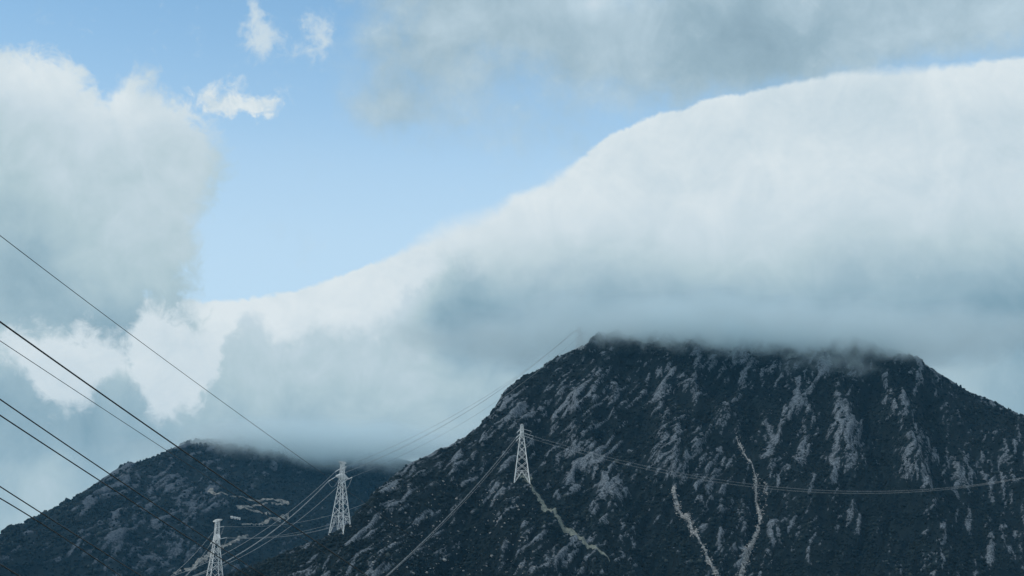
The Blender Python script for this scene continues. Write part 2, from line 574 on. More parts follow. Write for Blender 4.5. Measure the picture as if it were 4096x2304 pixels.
# grey cloud hanging on the left
q5, az5, el5 = warp((17.0, 2.6, 5), (70.0, 1.2, 6))
T5 = edge(az5, [(-600, 60), (-100, 90), (0, 96), (100, 112), (180, 150), (235, 190), (265, 235), (300, 212), (350, 172), (400, 170), (450, 200), (490, 240), (560, 255), (800, 260)])
B5 = edge(az5, [(-600, 860), (0, 865), (50, 830), (110, 845), (200, 850), (250, 862), (290, 882), (340, 850), (370, 800), (410, 790), (450, 805), (480, 845), (520, 855), (800, 860)])
cpr = []
for x, y in [(440, 100), (470, 200), (515, 260), (545, 330), (585, 395), (592, 430), (560, 465), (535, 520), (512, 560), (492, 620), (480, 700), (480, 760), (492, 830), (500, 900)]:
    a, e = azel(x * K, y * K)
    cpr.append(((e - E_LO) / (E_HI - E_LO), (a - A_LO) / (A_HI - A_LO)))
R5 = W.math('MULTIPLY_ADD', W.curve(W.lin(el5, E_LO, E_HI, 0, 1), cpr), A_HI - A_LO, A_LO)
soft5 = W.math('ADD', .75, blobs(Q0, [(560, 400, 90, 130, .5), (500, 650, 80, 180, .3), (420, 200, 100, 60, .5)]))
rag = W.math('MULTIPLY_ADD', mott_mid, 2.0, W.math('MULTIPLY', mott_wisp, 1.6))
dT = W.math('ADD', W.math('SUBTRACT', T5, el5), rag); dB = W.math('ADD', W.math('SUBTRACT', el5, B5), rag); dR = W.math('ADD', W.math('SUBTRACT', R5, az5), rag)
neg5 = W.math('MULTIPLY', soft5, -.35)
a5 = W.math('MULTIPLY', W.math('MULTIPLY', W.smooth(dT, neg5, soft5), W.smooth(dB, neg5, soft5)), W.smooth(dR, W.math('MULTIPLY', soft5, -.4), W.math('MULTIPLY', soft5, .9)))
l5 = W.math('ADD', 0.665, blobs(Q0, [(60, 190, 190, 90, .26), (330, 270, 170, 90, .15), (480, 250, 60, 60, .1), (200, 420, 260, 110, .07), (60, 620, 110, 160, -.08), (280, 840, 170, 70, -.2), (150, 760, 200, 90, -.09),
                                    (430, 560, 90, 140, .05), (40, 500, 80, 60, -.04), (450, 740, 60, 60, -.04)]))
l5 = W.math('ADD', l5, W.math('MULTIPLY', mott_big, 0.4))
l5 = W.math('ADD', l5, W.math('MULTIPLY', mott_mid, 0.3))
l5 = W.math('ADD', l5, W.math('MULTIPLY', W.smooth(dT, 2.2, 0), 0.05))
l5 = W.math('ADD', l5, W.math('MULTIPLY', mott_fine, 0.12))
col = W.mix(a5, col, cloud_colour(l5))
a6 = W.smooth(f6, 0.2, 1.2)
col = W.mix(a6, col, cloud_colour(W.math('ADD', .9, W.math('MULTIPLY', mott_wisp, .5))))

bg = wt.nodes.new('ShaderNodeBackground'); bg.inputs[1].default_value = SKY_STRENGTH
wt.links.new(col, bg.inputs[0])
wo = wt.nodes.new('ShaderNodeOutputWorld'); wt.links.new(bg.outputs[0], wo.inputs[0])
world.cycles.sampling_method = 'MANUAL'
world.cycles.sample_map_resolution = 1024

sun_data = bpy.data.lights.new('sun', 'SUN')
sun_data.energy = 1.5
sun_data.angle = math.radians(12)
sun_data.color = (1.0, 0.95, 0.88)
sun = bpy.data.objects.new('sun', sun_data)
sun.location = (-300, -300, 600)
sun.rotation_euler = SUN_DIR.to_track_quat('Z', 'Y').to_euler()
COL.objects.link(sun)

# ------------------------------------------------------------------ materials


def principled(name, base, rough=0.8, metal=0.0, spec=0.3):
    m = bpy.data.materials.new(name); m.use_nodes = True
    N = NT(m.node_tree)
    b = m.node_tree.nodes['Principled BSDF']
    b.inputs['Roughness'].default_value = rough
    b.inputs['Metallic'].default_value = metal
    b.inputs['Specular IOR Level'].default_value = spec
    if isinstance(base, tuple): b.inputs['Base Color'].default_value = base
    return m, N, b


def noisy(name, c1, c2, scale, rough=0.8, metal=0.0, spec=0.3, bump=0.0):
    m, N, b = principled(name, None, rough, metal, spec)
    t = N.n.new('ShaderNodeTexCoord')
    nz = N.noise(t.outputs['Object'], scale, 5, .6)
    N.put(b.inputs['Base Color'], N.mix(N.smooth(nz, .35, .65), c1, c2))
    if bump:
        bp = N.n.new('ShaderNodeBump'); bp.inputs['Strength'].default_value = bump
        N.put(bp.inputs['Height'], nz); N.l.new(bp.outputs[0], b.inputs['Normal'])
    return m


def terrain_mat(name, veg1, veg2, soil, rock1, rock2, scale):
    m, N, b = principled(name, None, 0.92, 0, .15)
    t = N.n.new('ShaderNodeTexCoord'); P = t.outputs['Object']
    at_ = N.n.new('ShaderNodeAttribute'); at_.attribute_name = 'rock'
    n1 = N.noise(P, .55 * scale, 6, .7)
    n2 = N.noise(P, .06 * scale, 4, .6)
    n3 = N.noise(P, 1.3 * scale, 3, .6)
    veg = N.mix(N.smooth(n2, .38, .62), veg1, veg2)
    veg = N.mix(N.smooth(n3, .55, .8), veg, soil)
    rock = N.mix(N.smooth(n1, .40, .60), rock1, rock2)
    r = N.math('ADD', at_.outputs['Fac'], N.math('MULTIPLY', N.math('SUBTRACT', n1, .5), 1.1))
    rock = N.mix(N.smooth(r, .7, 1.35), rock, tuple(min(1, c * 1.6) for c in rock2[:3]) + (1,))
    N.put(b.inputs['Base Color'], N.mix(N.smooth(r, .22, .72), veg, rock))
    bp = N.n.new('ShaderNodeBump'); bp.inputs['Strength'].default_value = .9; bp.inputs['Distance'].default_value = 2.0
    N.put(bp.inputs['Height'], N.math('ADD', n1, N.math('MULTIPLY', n3, .4)))
    N.l.new(bp.outputs[0], b.inputs['Normal'])
    return m


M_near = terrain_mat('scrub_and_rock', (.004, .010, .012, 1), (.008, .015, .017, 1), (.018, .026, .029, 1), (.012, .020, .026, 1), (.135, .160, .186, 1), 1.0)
M_far = terrain_mat('far_scrub_and_rock', (.004, .010, .013, 1), (.008, .015, .018, 1), (.018, .026, .030, 1), (.020, .029, .038, 1), (.070, .086, .106, 1), .6)
M_ground = noisy('valley_grass', (.03, .045, .03, 1), (.06, .065, .05, 1), .05, .95, bump=.3)
M_road = noisy('dirt', (.07, .075, .075, 1), (.25, .25, .235, 1), .16, .95, bump=.3)
M_path = noisy('pale_gravel', (.07, .085, .075, 1), (.18, .20, .175, 1), .35, .95, bump=.3)
M_rubble = noisy('pale_rock', (.18, .19, .195, 1), (.40, .405, .40, 1), .4, .9)
M_steel = noisy('galvanised_steel', (.72, .75, .77, 1), (.84, .86, .87, 1), .6, .5, 0.0, .5)
M_glass = noisy('glazed_insulator', (.55, .58, .6, 1), (.7, .72, .73, 1), 2.0, .3, 0, .5)
M_cond = noisy('aluminium_conductor', (.30, .33, .35, 1), (.40, .43, .45, 1), .3, .55, 0.0, .4)
M_wire = noisy('backlit_conductor', (.03, .034, .038, 1), (.045, .05, .055, 1), .5, .6, 0.0, .3)  # near wires: their backlit shade against the sky is put into this dark colour
M_conc = noisy('concrete', (.35, .35, .33, 1), (.45, .45, .43, 1), .8, .9)
M_white = noisy('white_panel', (.74, .76, .77, 1), (.82, .83, .84, 1), .5, .5)
M_roof = noisy('pale_roof_sheet', (.5, .54, .57, 1), (.6, .63, .65, 1), .5, .5)
M_dark = noisy('dark_opening', (.03, .035, .04, 1), (.05, .05, .055, 1), 1.0, .4)


def shrub_mat():
    m, N, b = principled('shrub_leaves', None, .85, 0, .15)
    a = N.n.new('ShaderNodeAttribute'); a.attribute_name = 'tone'
    N.put(b.inputs['Base Color'], N.ramp(a.outputs['Fac'], [(0, (.003, .008, .010, 1)), (.5, (.007, .014, .015, 1)), (.85, (.018, .028, .028, 1)), (1, (.042, .054, .052, 1))]))
    return m


M_shrub = shrub_mat()

# ------------------------------------------------------------------ terrain meshes


def polar_grid(azs, ys):
    U = np.tan(np.radians(azs))
    Y, UU = np.meshgrid(ys, U, indexing='ij')
    return UU * Y, Y


def grid_faces(nr, nc):
    i = np.arange(nr * nc).reshape(nr, nc)
    return np.stack([i[:-1, :-1], i[:-1, 1:], i[1:, 1:], i[1:, :-1]], -1).reshape(-1, 4)


def streak(x, h, ang, la, lc, seed, oct=3):
    c, s = math.cos(math.radians(ang)), math.sin(math.radians(ang))
    return fbm((x * c + h * s) / la, (-x * s + h * c) / lc, seed, oct, .6)


def box_blur(a, r):
    for ax in (0, 1):
        p = np.pad(a, [(r + 1, r) if k == ax else (0, 0) for k in (0, 1)], mode='edge')
        c = np.cumsum(p, axis=ax)
        n = a.shape[ax]
        hi = np.take(c, np.arange(2 * r + 1, 2 * r + 1 + n), axis=ax); lo = np.take(c, np.arange(0, n), axis=ax)
        a = (hi - lo) / (2 * r + 1)
    return a


def rock_near(x, y, h, conv):
    """where bare bedded rock shows, 0..1"""
    u = x / y
    wx = x + 5 * perlin(x / 24., h / 24., 71); wh = h + 5 * perlin(x / 24. + 9, h / 24., 72)
    a = streak(wx, wh, 45, 46, 5.0, 61, 4)
    b = streak(wx, wh, 66, 55, 7.0, 62, 4)
    c = streak(wx, wh, 108, 34, 6.5, 63, 4)
    right = sstep(.06, .22, u)
    base = a * (1 - right) + b * right
    low = sstep(210, 120, h)
    mid = np.exp(-((u - .075) / .05) ** 2) * low
    base = base * (1 - .8 * mid) + c * .8 * mid
    fine = fbm((wx * .71 + wh * .71) / 11.0, (-wx * .71 + wh * .71) / 2.8, 64, 3, .7)
    big = fbm(x / 80., h / 70., 65, 3)
    v = base * 1.1 + fine * .95 + big * .5 - .02
    # barer ground: strata on the upper right face, the broken face right of the tower spur; less on the low right and low left
    v = v + .20 * np.exp(-((u - .10) / .10) ** 2 - ((h - 250) / 70.) ** 2)
    v = v + .24 * np.exp(-((u - .07) / .045) ** 2 - ((h - 130) / 60.) ** 2)
    v = v + .26 * np.exp(-((u - .25) / .08) ** 2 - ((h - 215) / 45.) ** 2)
    v = v - .22 * np.exp(-((u - .30) / .10) ** 2 - ((h - 90) / 60.) ** 2)
    v = v - .14 * np.exp(-((u + .10) / .07) ** 2 - ((h - 70) / 60.) ** 2)
    v = v - .10 * np.exp(-((u - .17) / .05) ** 2 - ((h - 110) / 60.) ** 2)
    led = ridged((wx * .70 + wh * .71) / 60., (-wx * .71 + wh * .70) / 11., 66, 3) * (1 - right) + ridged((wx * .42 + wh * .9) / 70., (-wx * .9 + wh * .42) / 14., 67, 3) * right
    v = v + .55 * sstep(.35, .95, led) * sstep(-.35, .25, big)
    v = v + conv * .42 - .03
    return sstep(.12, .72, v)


azs = np.linspace(-33, 33, 1250)
ys = np.concatenate([np.linspace(930, 1090, 60, endpoint=False), np.arange(1090, 1680, 1.35), np.linspace(1680, 2100, 60)])
X, Y = polar_grid(azs, ys)
H = h_near(X.ravel(), Y.ravel()).reshape(X.shape)
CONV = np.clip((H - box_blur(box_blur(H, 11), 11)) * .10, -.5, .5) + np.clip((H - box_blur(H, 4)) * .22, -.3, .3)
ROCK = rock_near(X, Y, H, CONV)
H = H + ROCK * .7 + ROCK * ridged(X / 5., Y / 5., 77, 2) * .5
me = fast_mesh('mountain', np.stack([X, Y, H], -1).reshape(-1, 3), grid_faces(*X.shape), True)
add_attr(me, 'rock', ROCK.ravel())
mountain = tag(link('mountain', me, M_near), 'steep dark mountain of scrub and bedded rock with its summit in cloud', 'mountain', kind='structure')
NEARX, NEARY, NEARH, NEARR = X, Y, H, ROCK

azs = np.linspace(-36, 20, 900)
ys = np.concatenate([np.linspace(1380, 1600, 40, endpoint=False), np.arange(1600, 2720, 2.6), np.linspace(2720, 3400, 50)])
X, Y = polar_grid(azs, ys)
H = h_far(X.ravel(), Y.ravel()).reshape(X.shape)
wx = X + 14 * perlin(X / 50., H / 50., 171)
v = streak(wx, H, 62, 60, 14, 161, 4) * .95 + fbm(wx / 8., H / 10., 164, 3, .6) * .7 + fbm(X / 150., H / 110., 165, 3) * .7 - .05
uu = X / Y
v = v + .2 * np.exp(-((uu + .27) / .06) ** 2 - ((H - 200) / 70.) ** 2) - .12 * np.exp(-((uu + .17) / .05) ** 2 - ((H - 190) / 60.) ** 2)
v = v + np.clip((H - box_blur(box_blur(H, 9), 9)) * .04, -.3, .3) - .06
ROCKF = sstep(.05, .6, v)
H = H + ROCKF * 2.0
me = fast_mesh('mountain', np.stack([X, Y, H], -1).reshape(-1, 3), grid_faces(*X.shape), True)
add_attr(me, 'rock', ROCKF.ravel())
far_mountain = tag(link('mountain', me, M_far), 'lower bluish mountain on the left, its long left ridge rising into mist', 'mountain', kind='structure')
FARX, FARY, FARH, FARR = X, Y, H, ROCKF


def ground_sheet():
    xs = np.linspace(-3600, 3600, 121); yy = np.linspace(-700, 4600, 107)
    Y_, X_ = np.meshgrid(yy, xs, indexing='ij')
    Z_ = fbm(X_ / 400., Y_ / 400., 91, 3) * 3.0 * sstep(150, 600, np.hypot(X_, Y_)) - .0
    m_ = fast_mesh('ground', np.stack([X_, Y_, Z_], -1).reshape(-1, 3), grid_faces(*X_.shape), True)
    return tag(link('ground', m_, M_ground), kind='structure')


ground_sheet()


def sampler(Xg, Yg, Hg, azs_range, ys_arr):
    n = Xg.shape[1]

    def f(x, y):
        a = np.degrees(np.arctan2(x, y))
        c = np.clip((a - azs_range[0]) / (azs_range[1] - azs_range[0]) * (n - 1), 0, n - 1.001)
        r = np.clip(np.interp(y, ys_arr, np.arange(len(ys_arr))), 0, len(ys_arr) - 1.001)
        ci = np.floor(c).astype(int); ri = np.floor(r).astype(int)
        fc = c - ci; fr = r - ri
        return (Hg[ri, ci] * (1 - fr) * (1 - fc) + Hg[ri, ci + 1] * (1 - fr) * fc + Hg[ri + 1, ci] * fr * (1 - fc) + Hg[ri + 1, ci + 1] * fr * fc)
    return f


near_h = sampler(NEARX, NEARY, NEARH, (-33, 33), NEARY[:, 0])
far_h = sampler(FARX, FARY, FARH, (-36, 20), FARY[:, 0])

PATH_PX = [(2120, 1936), (2130, 1950), (2150, 1978), (2170, 2007), (2202, 2049), (2240, 2091), (2286, 2124), (2330, 2160), (2390, 2205), (2440, 2250)]
ROADS = [([(835, 1962), (842, 1967), (867, 1979), (929, 1987), (992, 1998), (1033, 2005), (1075, 1998), (1117, 2002), (1154, 2008)], [4, 5, 2, 1.8, 1.8, 2.4, 1.8, 2, 5]),
         ([(1150, 2012), (1096, 2014), (1054, 2020), (1012, 2024), (967, 2031), (945, 2030)], [5, 1.8, 1.7, 1.7, 3, 6]),
         ([(950, 2033), (1000, 2041), (1042, 2050), (1067, 2056), (1085, 2058)], [4, 2, 3, 5, 2]),
         ([(1160, 2062), (1133, 2067), (1108, 2079), (1054, 2092), (1017, 2100), (960, 2102)], [3, 4, 4, 2.5, 2, 1]),
         ([(992, 2142), (933, 2171), (887, 2187), (837, 2229), (783, 2262), (700, 2300)], [2, 4, 5, 6, 5, 4])]
CLEAR_NEAR = [(hits(PATH_PX, lambda a, b: near_h(a, b), NEAR)[:, :2], 4.0)] + [(hits(g, lambda a, b: near_h(a, b), NEAR)[:, :2], 3.0) for g in (GUL1, GUL2)]
CLEAR_FAR = [(hits(p_, lambda a, b: far_h(a, b), FAR)[:, :2], 2.6) for p_, w_ in ROADS]

# ------------------------------------------------------------------ shrubs and rocks
ICO_V = []
phi = (1 + 5 ** .5) / 2
for a, b in ((1, phi), (-1, phi), (1, -phi), (-1, -phi)):
    ICO_V += [(0, a, b), (a, b, 0), (b, 0, a)]
ICO_V = np.array(ICO_V) / math.hypot(1, phi)


def hull_faces(v):
    f = []
    n = len(v)
    for i in range(n):
        for j in range(i + 1, n):
            for k in range(j + 1, n):
                nrm = np.cross(v[j] - v[i], v[k] - v[i])
                d = (v - v[i]) @ nrm
                if np.all(d < 1e-6): f.append((i, j, k))
                elif np.all(d > -1e-6): f.append((i, k, j))
    return np.array(f)


ICO_F = hull_faces(ICO_V)


def scatter(name, pos, size, mat, jitter, squash, tone=None, sink=.25, smooth=False):
    n = len(pos)
    V = ICO_V[None] * (1 + jitter * rng.uniform(-1, 1, (n, 12, 1)))
    a = rng.uniform(0, 2 * math.pi, n); c, s = np.cos(a)[:, None], np.sin(a)[:, None]
    x = V[:, :, 0] * c - V[:, :, 1] * s; y = V[:, :, 0] * s + V[:, :, 1] * c
    sq = rng.uniform(squash[0], squash[1], (n, 1))
    V = np.stack([x * rng.uniform(.75, 1.3, (n, 1)), y, V[:, :, 2] * sq], -1) * size[:, None, None]
    V[:, :, 2] += (size * sq[:, 0] * (1 - 2 * sink))[:, None]
    V = V + pos[:, None, :]
    F = ICO_F[None] + (np.arange(n) * 12)[:, None, None]
    m_ = fast_mesh(name, V.reshape(-1, 3), F.reshape(-1, 3), smooth)
    if tone is not None:
        add_attr(m_, 'tone', np.repeat(tone, 12))
    return link(name, m_, mat)


def visible_random(n, hf, rg_az, rg_y, rockgrid, Xg, ys_arr, azr, thin, clear):
    az = np.radians(rng.uniform(rg_az[0], rg_az[1], n)); y = rng.uniform(rg_y[0], rg_y[1], n)
    x = np.tan(az) * y
    h = hf(x, y)
    r = sampler(Xg, None, rockgrid, azr, ys_arr)(x, y)
    keep = (h > 3) & (rng.uniform(0, 1, n) > r * thin)
    clump = fbm(x / 22., y / 22., 201, 3)
    keep &= rng.uniform(-.55, .35, n) < clump
    for pts, w in clear:
        keep &= poly_dist(x, y, pts) > w * rng.uniform(.55, 1.1, n)
    return np.stack([x, y, h], -1)[keep]


pos = visible_random(230000, near_h, (-27, 27), (1080, 1660), NEARR, NEARX, NEARY[:, 0], (-33, 33), 1.15, CLEAR_NEAR)
D = np.interp(pos[:, 0] / pos[:, 1], U1, D1)
pos = pos[pos[:, 1] < D + 25]
size = rng.gamma(3.0, .20, len(pos)) + .35
tone = np.clip(rng.normal(.42, .22, len(pos)) + .25 * perlin(pos[:, 0] / 40., pos[:, 1] / 40., 211), 0, 1)
tag(scatter('shrubs', pos, size, M_shrub, .38, (.6, 1.15), tone), 'dark evergreen scrub covering the steep mountain with its summit in cloud', 'scrub', kind='stuff')

pos = visible_random(110000, far_h, (-29, 3), (1720, 2640), FARR, FARX, FARY[:, 0], (-36, 20), 1.1, CLEAR_FAR)
D = np.interp(pos[:, 0] / pos[:, 1], U2, D2)
pos = pos[pos[:, 1] < D + 30]
size = rng.gamma(3.0, .30, len(pos)) + .6
# taller trees along the low left ridge
Dp = np.interp(pos[:, 0] / pos[:, 1], U2, D2)
ridge = (np.abs(pos[:, 1] - Dp) < 35) & (pos[:, 0] / pos[:, 1] < -.31)
size[ridge] *= 1.7
tone = np.clip(rng.normal(.42, .2, len(pos)) + .25 * perlin(pos[:, 0] / 70., pos[:, 1] / 70., 213), 0, 1)
tag(scatter('shrubs', pos, size, M_shrub, .38, (.7, 1.3), tone), 'dark scrub and small trees over the lower bluish mountain', 'scrub', kind='stuff')


def along(pts3, step, spread):
    out = []
    for a, b in zip(pts3[:-1], pts3[1:]):
        n = max(2, int(np.linalg.norm(b[:2] - a[:2]) / step))
        for t in np.linspace(0, 1, n, endpoint=False):
            p = a + (b - a) * t
            out.append((p[0] + rng.normal(0, spread), p[1] + rng.normal(0, spread)))
    return np.array(out)


def near_hits(pts):
    return hits(pts, lambda x, y: near_h(x, y), NEAR)


def rubble(name, px_lines, step, spread, sizes, label, hf=near_h, rg=NEAR):
    xy = np.concatenate([along(hits(l, lambda x, y: hf(x, y), rg), step, spread) for l in px_lines])
    brk = perlin(xy[:, 0] / 9., xy[:, 1] / 14., 221) > -.22
    xy = xy[brk]
    z = hf(xy[:, 0], xy[:, 1])
    size = rng.gamma(2.0, sizes[0], len(xy)) + sizes[1]
    o = scatter(name, np.stack([xy[:, 0], xy[:, 1], z], -1), size, M_rubble, .3, (.5, .9), None, .35)
    tag(o, label, 'rubble', kind='stuff')


rubble('rubble', [GUL1[1:]] * 5, .7, 1.9, (.15, .2), 'pale boulders lying down the gully right of the middle pylon path')
rubble('rubble', [GUL2] * 5 + [GUL3] * 2, .8, 1.7, (.14, .2), 'pale boulders lying down the forked gully under the right summit')
# loose pale rocks scattered on the lower left flank
px = rng.uniform(1450, 2150, 420); py = rng.uniform(1930, 2304, 420)
loose = []
for a, b in zip(px, py):
    if rng.uniform() < .75:
        p = hit(a, b, lambda x, y: near_h(x, y), *NEAR)
        if p[2] < CAM_Z + ray(a, b)[1] * p[1] + 3: loose.append(p)
loose = np.array(loose)
tag(scatter('rubble', loose, rng.gamma(2.0, .2, len(loose)) + .25, M_rubble, .3, (.5, .9), None, .35), 'pale loose rocks dotted over the scrub left of the middle pylon', 'rubble', kind='stuff')

# ------------------------------------------------------------------ tracks draped on the slopes


def ribbon(name, px_pts, widths, hf, rg, mat, lift, seed, soft=6):
    p = hits(px_pts, lambda x, y: hf(x, y), rg)
    # resample
    seg = np.r_[0, np.cumsum(np.linalg.norm(np.diff(p[:, :2], axis=0), axis=1))]
    n = max(8, int(seg[-1] / 1.5))
    s = np.linspace(0, seg[-1], n)
    x = np.interp(s, seg, p[:, 0]); y = np.interp(s, seg, p[:, 1]); w = np.interp(s, seg, widths)
    for _ in range(soft):
        x[1:-1] = (x[:-2] + x[1:-1] * 2 + x[2:]) / 4; y[1:-1] = (y[:-2] + y[1:-1] * 2 + y[2:]) / 4
    tx = np.gradient(x); ty = np.gradient(y); L = np.hypot(tx, ty) + 1e-9
    nx, ny = -ty / L, tx / L
    m = 7
    offs = np.linspace(-1, 1, m)
    wl = w * (.75 + .7 * (perlin(s / 6., s * 0 + seed, 5) + .3)); wr = w * (.75 + .7 * (perlin(s / 6., s * 0 + seed + 50, 6) + .3))
    V = np.zeros((n, m, 3))
    for j, o in enumerate(offs):
        ww = np.where(o < 0, wl, wr) * o
        V[:, j, 0] = x + nx * ww; V[:, j, 1] = y + ny * ww
    V[:, :, 2] = hf(V[:, :, 0].ravel(), V[:, :, 1].ravel()).reshape(n, m) + lift
    V[:, 0, 2] -= lift * 1.5; V[:, -1, 2] -= lift * 1.5
    me_ = fast_mesh(name, V.reshape(-1, 3), grid_faces(n, m), True)
    return link(name, me_, mat)


tag(ribbon('path', PATH_PX, [2.4, 2.8, 3.4, 4.0, 4.8, 4.6, 3.6, 2.4, 1.6, .8], near_h, NEAR, M_path, .6, 3, 110), kind='structure')
tag(ribbon('path', [(2062, 1905), (2090, 1900), (2118, 1915), (2128, 1940)], [2.5, 3.5, 3.5, 2], near_h, NEAR, M_path, .45, 9), kind='structure')
for k, (pts, w) in enumerate(ROADS):
    tag(ribbon('dirt_road', pts, w, far_h, FAR, M_road, .8, 20 + k), kind='structure')

M_scree = noisy('scree', (.03, .038, .042, 1), (.36, .37, .375, 1), .45, .95, bump=.5)
for k, (pts, w) in enumerate([(GUL1[1:], [1.8, 2.2, 1.6, 1.3, 1.5, 2.0, 2.2]), (GUL2, [.7, .8, .9, 1, 1.1, 1.3, 1.7, 2.0, 1.7, 1.5, 1.5, 1.5])]):
    tag(ribbon('scree', pts, w, near_h, NEAR, M_scree, .35, 60 + k), 'pale scree in the %s gully of the big mountain' % ('single' if k == 0 else 'forked'), 'scree', kind='stuff')

# ------------------------------------------------------------------ pylons


def insulator(mb, p, q, r):
    p = Vector(p); q = Vector(q)
    n = 22
    pts = []; rad = []
    for i in range(n + 1):
        t = i / n
        pts.append(p + (q - p) * t)
        rad.append(r if i % 2 else r * .45)
    mb.tube(pts, rad, 6)


def make_pylon(name, base, H, waist, base_w, waist_w, top_w, arm, garm, rz, label, strings, leg_r=.36, brace_r=.13, hf=near_h, levels=(0, .27, .46, .62, .76, .88, 1.0)):
    """strings: list of (arm position, dx direction world vector, length). Returns world end points of the strings."""
    root = empty(name, Vector(base), rz)
    tag(root, label, 'pylon', 'steel lattice pylons of the power lines')
    R = Matrix.Rotation(rz, 3, 'Z')
    hw = H * waist

    def half(z):
        if z <= hw: return (base_w + (waist_w - base_w) * z / hw) / 2
        return (waist_w + (top_w - waist_w) * (z - hw) / (H - hw)) / 2
    corners = ((1, 1), (-1, 1), (-1, -1), (1, -1))

    def cpt(c, z):
        s = half(z); return Vector((c[0] * s, c[1] * s, z))
    # legs reach down to the slope
    feet = []
    for c in corners:
        p = cpt(c, 0); w = R @ p + Vector(base)
        g = float(hf(np.array([w.x]), np.array([w.y]))[0]) - base[2]
        g = max(min(g, 12), -12)
        f = cpt(c, 0); d = (cpt(c, hw) - cpt(c, 0)) / hw
        foot = f + d * (g - .2)
        feet.append(foot)
        mb = MB(); mb.bar(foot, cpt(c, hw), leg_r, leg_r * .8); mb.bar(cpt(c, hw), cpt(c, H), leg_r * .75, leg_r * .5)
        lg = mb.build('leg', M_steel, root)
        fb = MB(); fb.box((foot.x, foot.y, foot.z + .1), (1.5, 1.5, 1.0)); fb.build('footing', M_conc, lg)
    # lower bracing
    mb = MB()
    zs = [hw * l for l in levels]
    for k in range(len(zs) - 1):
        z0, z1 = zs[k], zs[k + 1]
        for i in range(4):
            a, b = corners[i], corners[(i + 1) % 4]
            if k == 0:
                mid = (cpt(a, z1) + cpt(b, z1)) / 2
                mb.bar(mid, feet[i] + (cpt(a, hw) - feet[i]) * .02, brace_r * 1.2); mb.bar(mid, feet[(i + 1) % 4] + (cpt(b, hw) - feet[(i + 1) % 4]) * .02, brace_r * 1.2)
                mb.bar(cpt(a, z1), cpt(b, z1), brace_r * 1.2)
                for c, o in ((a, i), (b, (i + 1) % 4)):
                    for t in (.38, .7):
                        pl = feet[o] + (cpt(c, z1) - feet[o]) * t
                        pm = feet[o] + (mid - feet[o]) * t
                        mb.bar(pl, pm, brace_r * .7)
                        mb.bar(pm, feet[o] + (cpt(c, z1) - feet[o]) * min(1, t + .3), brace_r * .7)
            else:
                mb.bar(cpt(a, z0), cpt(b, z1), brace_r); mb.bar(cpt(b, z0), cpt(a, z1), brace_r)
                if k in (2, len(zs) - 2): mb.bar(cpt(a, z1), cpt(b, z1), brace_r)
                if k in (1, 2):
                    zm = (z0 + z1) / 2
                    for c, o in ((a, b), (b, a)):
                        pm = cpt(c, z0) + (cpt(o, z1) - cpt(c, z0)) * .25
                        mb.bar(cpt(c, zm), pm, brace_r * .7)
    mb.build('bracing', M_steel, root)
    # neck bracing
    mb = MB()
    nz = np.linspace(hw, H, 6)
    for k in range(5):
        for i in range(4):
            a, b = corners[i], corners[(i + 1) % 4]
            mb.bar(cpt(a, nz[k]), cpt(b, nz[k + 1]), brace_r * .8); mb.bar(cpt(b, nz[k]), cpt(a, nz[k + 1]), brace_r * .8)
            mb.bar(cpt(a, nz[k + 1]), cpt(b, nz[k + 1]), brace_r * .8)
    mb.build('neck', M_steel, root)

    def crossarm(nm, length, z, zt, sgn):
        m_ = MB()
        tip = Vector((sgn * length, 0, z + .4))
        s0, s1 = half(z), half(zt)
        A = [Vector((sgn * s0, s0, z)), Vector((sgn * s0, -s0, z)), Vector((sgn * s1, s1, zt)), Vector((sgn * s1, -s1, zt))]
        tips = [tip + Vector((0, .5, 0)), tip + Vector((0, -.5, 0)), tip + Vector((0, .5, .7)), tip + Vector((0, -.5, .7))]
        for p, q in zip(A, tips): m_.bar(p, q, brace_r * 1.25)
        n = 5
        L = [[p + (q - p) * t for t in np.linspace(0, 1, n + 1)] for p, q in zip(A, tips)]
        for k in range(n):
            for i, j in ((0, 1), (0, 2), (1, 3), (2, 3)):
                m_.bar(L[i][k], L[j][k + 1], brace_r * .8); m_.bar(L[i][k + 1], L[j][k + 1], brace_r * .8)
                if i + j in (1, 5): m_.bar(L[j][k], L[i][k + 1], brace_r * .8)
        m_.build(nm, M_steel, root)
        return tip
    tips = {}
    for sgn in (-1, 1):
        tips[sgn] = crossarm('crossarm', arm, hw, hw + (H - hw) * .28, sgn)
        tips[sgn * 2] = crossarm('ground_wire_arm', garm, H - (H - hw) * .10, H, sgn)
    tips[0] = Vector((0, 0, hw + (H - hw) * .62))
    ends = []
    inv = R.transposed()
    jump = {}
    for key, d, length in strings:
        dl = inv @ Vector(d).normalized()
        p = tips[key] + (Vector((dl.x, dl.y, 0)).normalized() * (half(tips[0].z) if key == 0 else .4))
        ends_here = []
        mb = MB()
        side = Vector((-dl.y, dl.x, 0)).normalized() * .32
        q = p + dl * length
        for o in (-1, 1):
            insulator(mb, p + side * o + dl * .8, q + side * o - dl * .5, .24)
        mb.bar(p, p + dl * .8 + side, .1); mb.bar(p, p + dl * .8 - side, .1)
        mb.bar(q - dl * .5 + side * 1.5, q - dl * .5 - side * 1.5, .14)
        mb.build('insulator_string', M_glass, root, False)
        ends.append(R @ q + Vector(base))
        jump.setdefault(key, []).append((q, p))
    for key, lst in jump.items():
        if len(lst) == 2:
            a, b = lst[0][0], lst[1][0]
            dip = 7.0
            mb = MB()
            for o in (-.22, .22):
                mb.tube([a.lerp(b, t) + Vector((o, o, -dip * 4 * t * (1 - t))) for t in np.linspace(0, 1, 15)], .07, 5)
            mb.build('jumper', M_cond, root, True)
    return root, ends, {k: R @ v_ + Vector(base) for k, v_ in tips.items()}


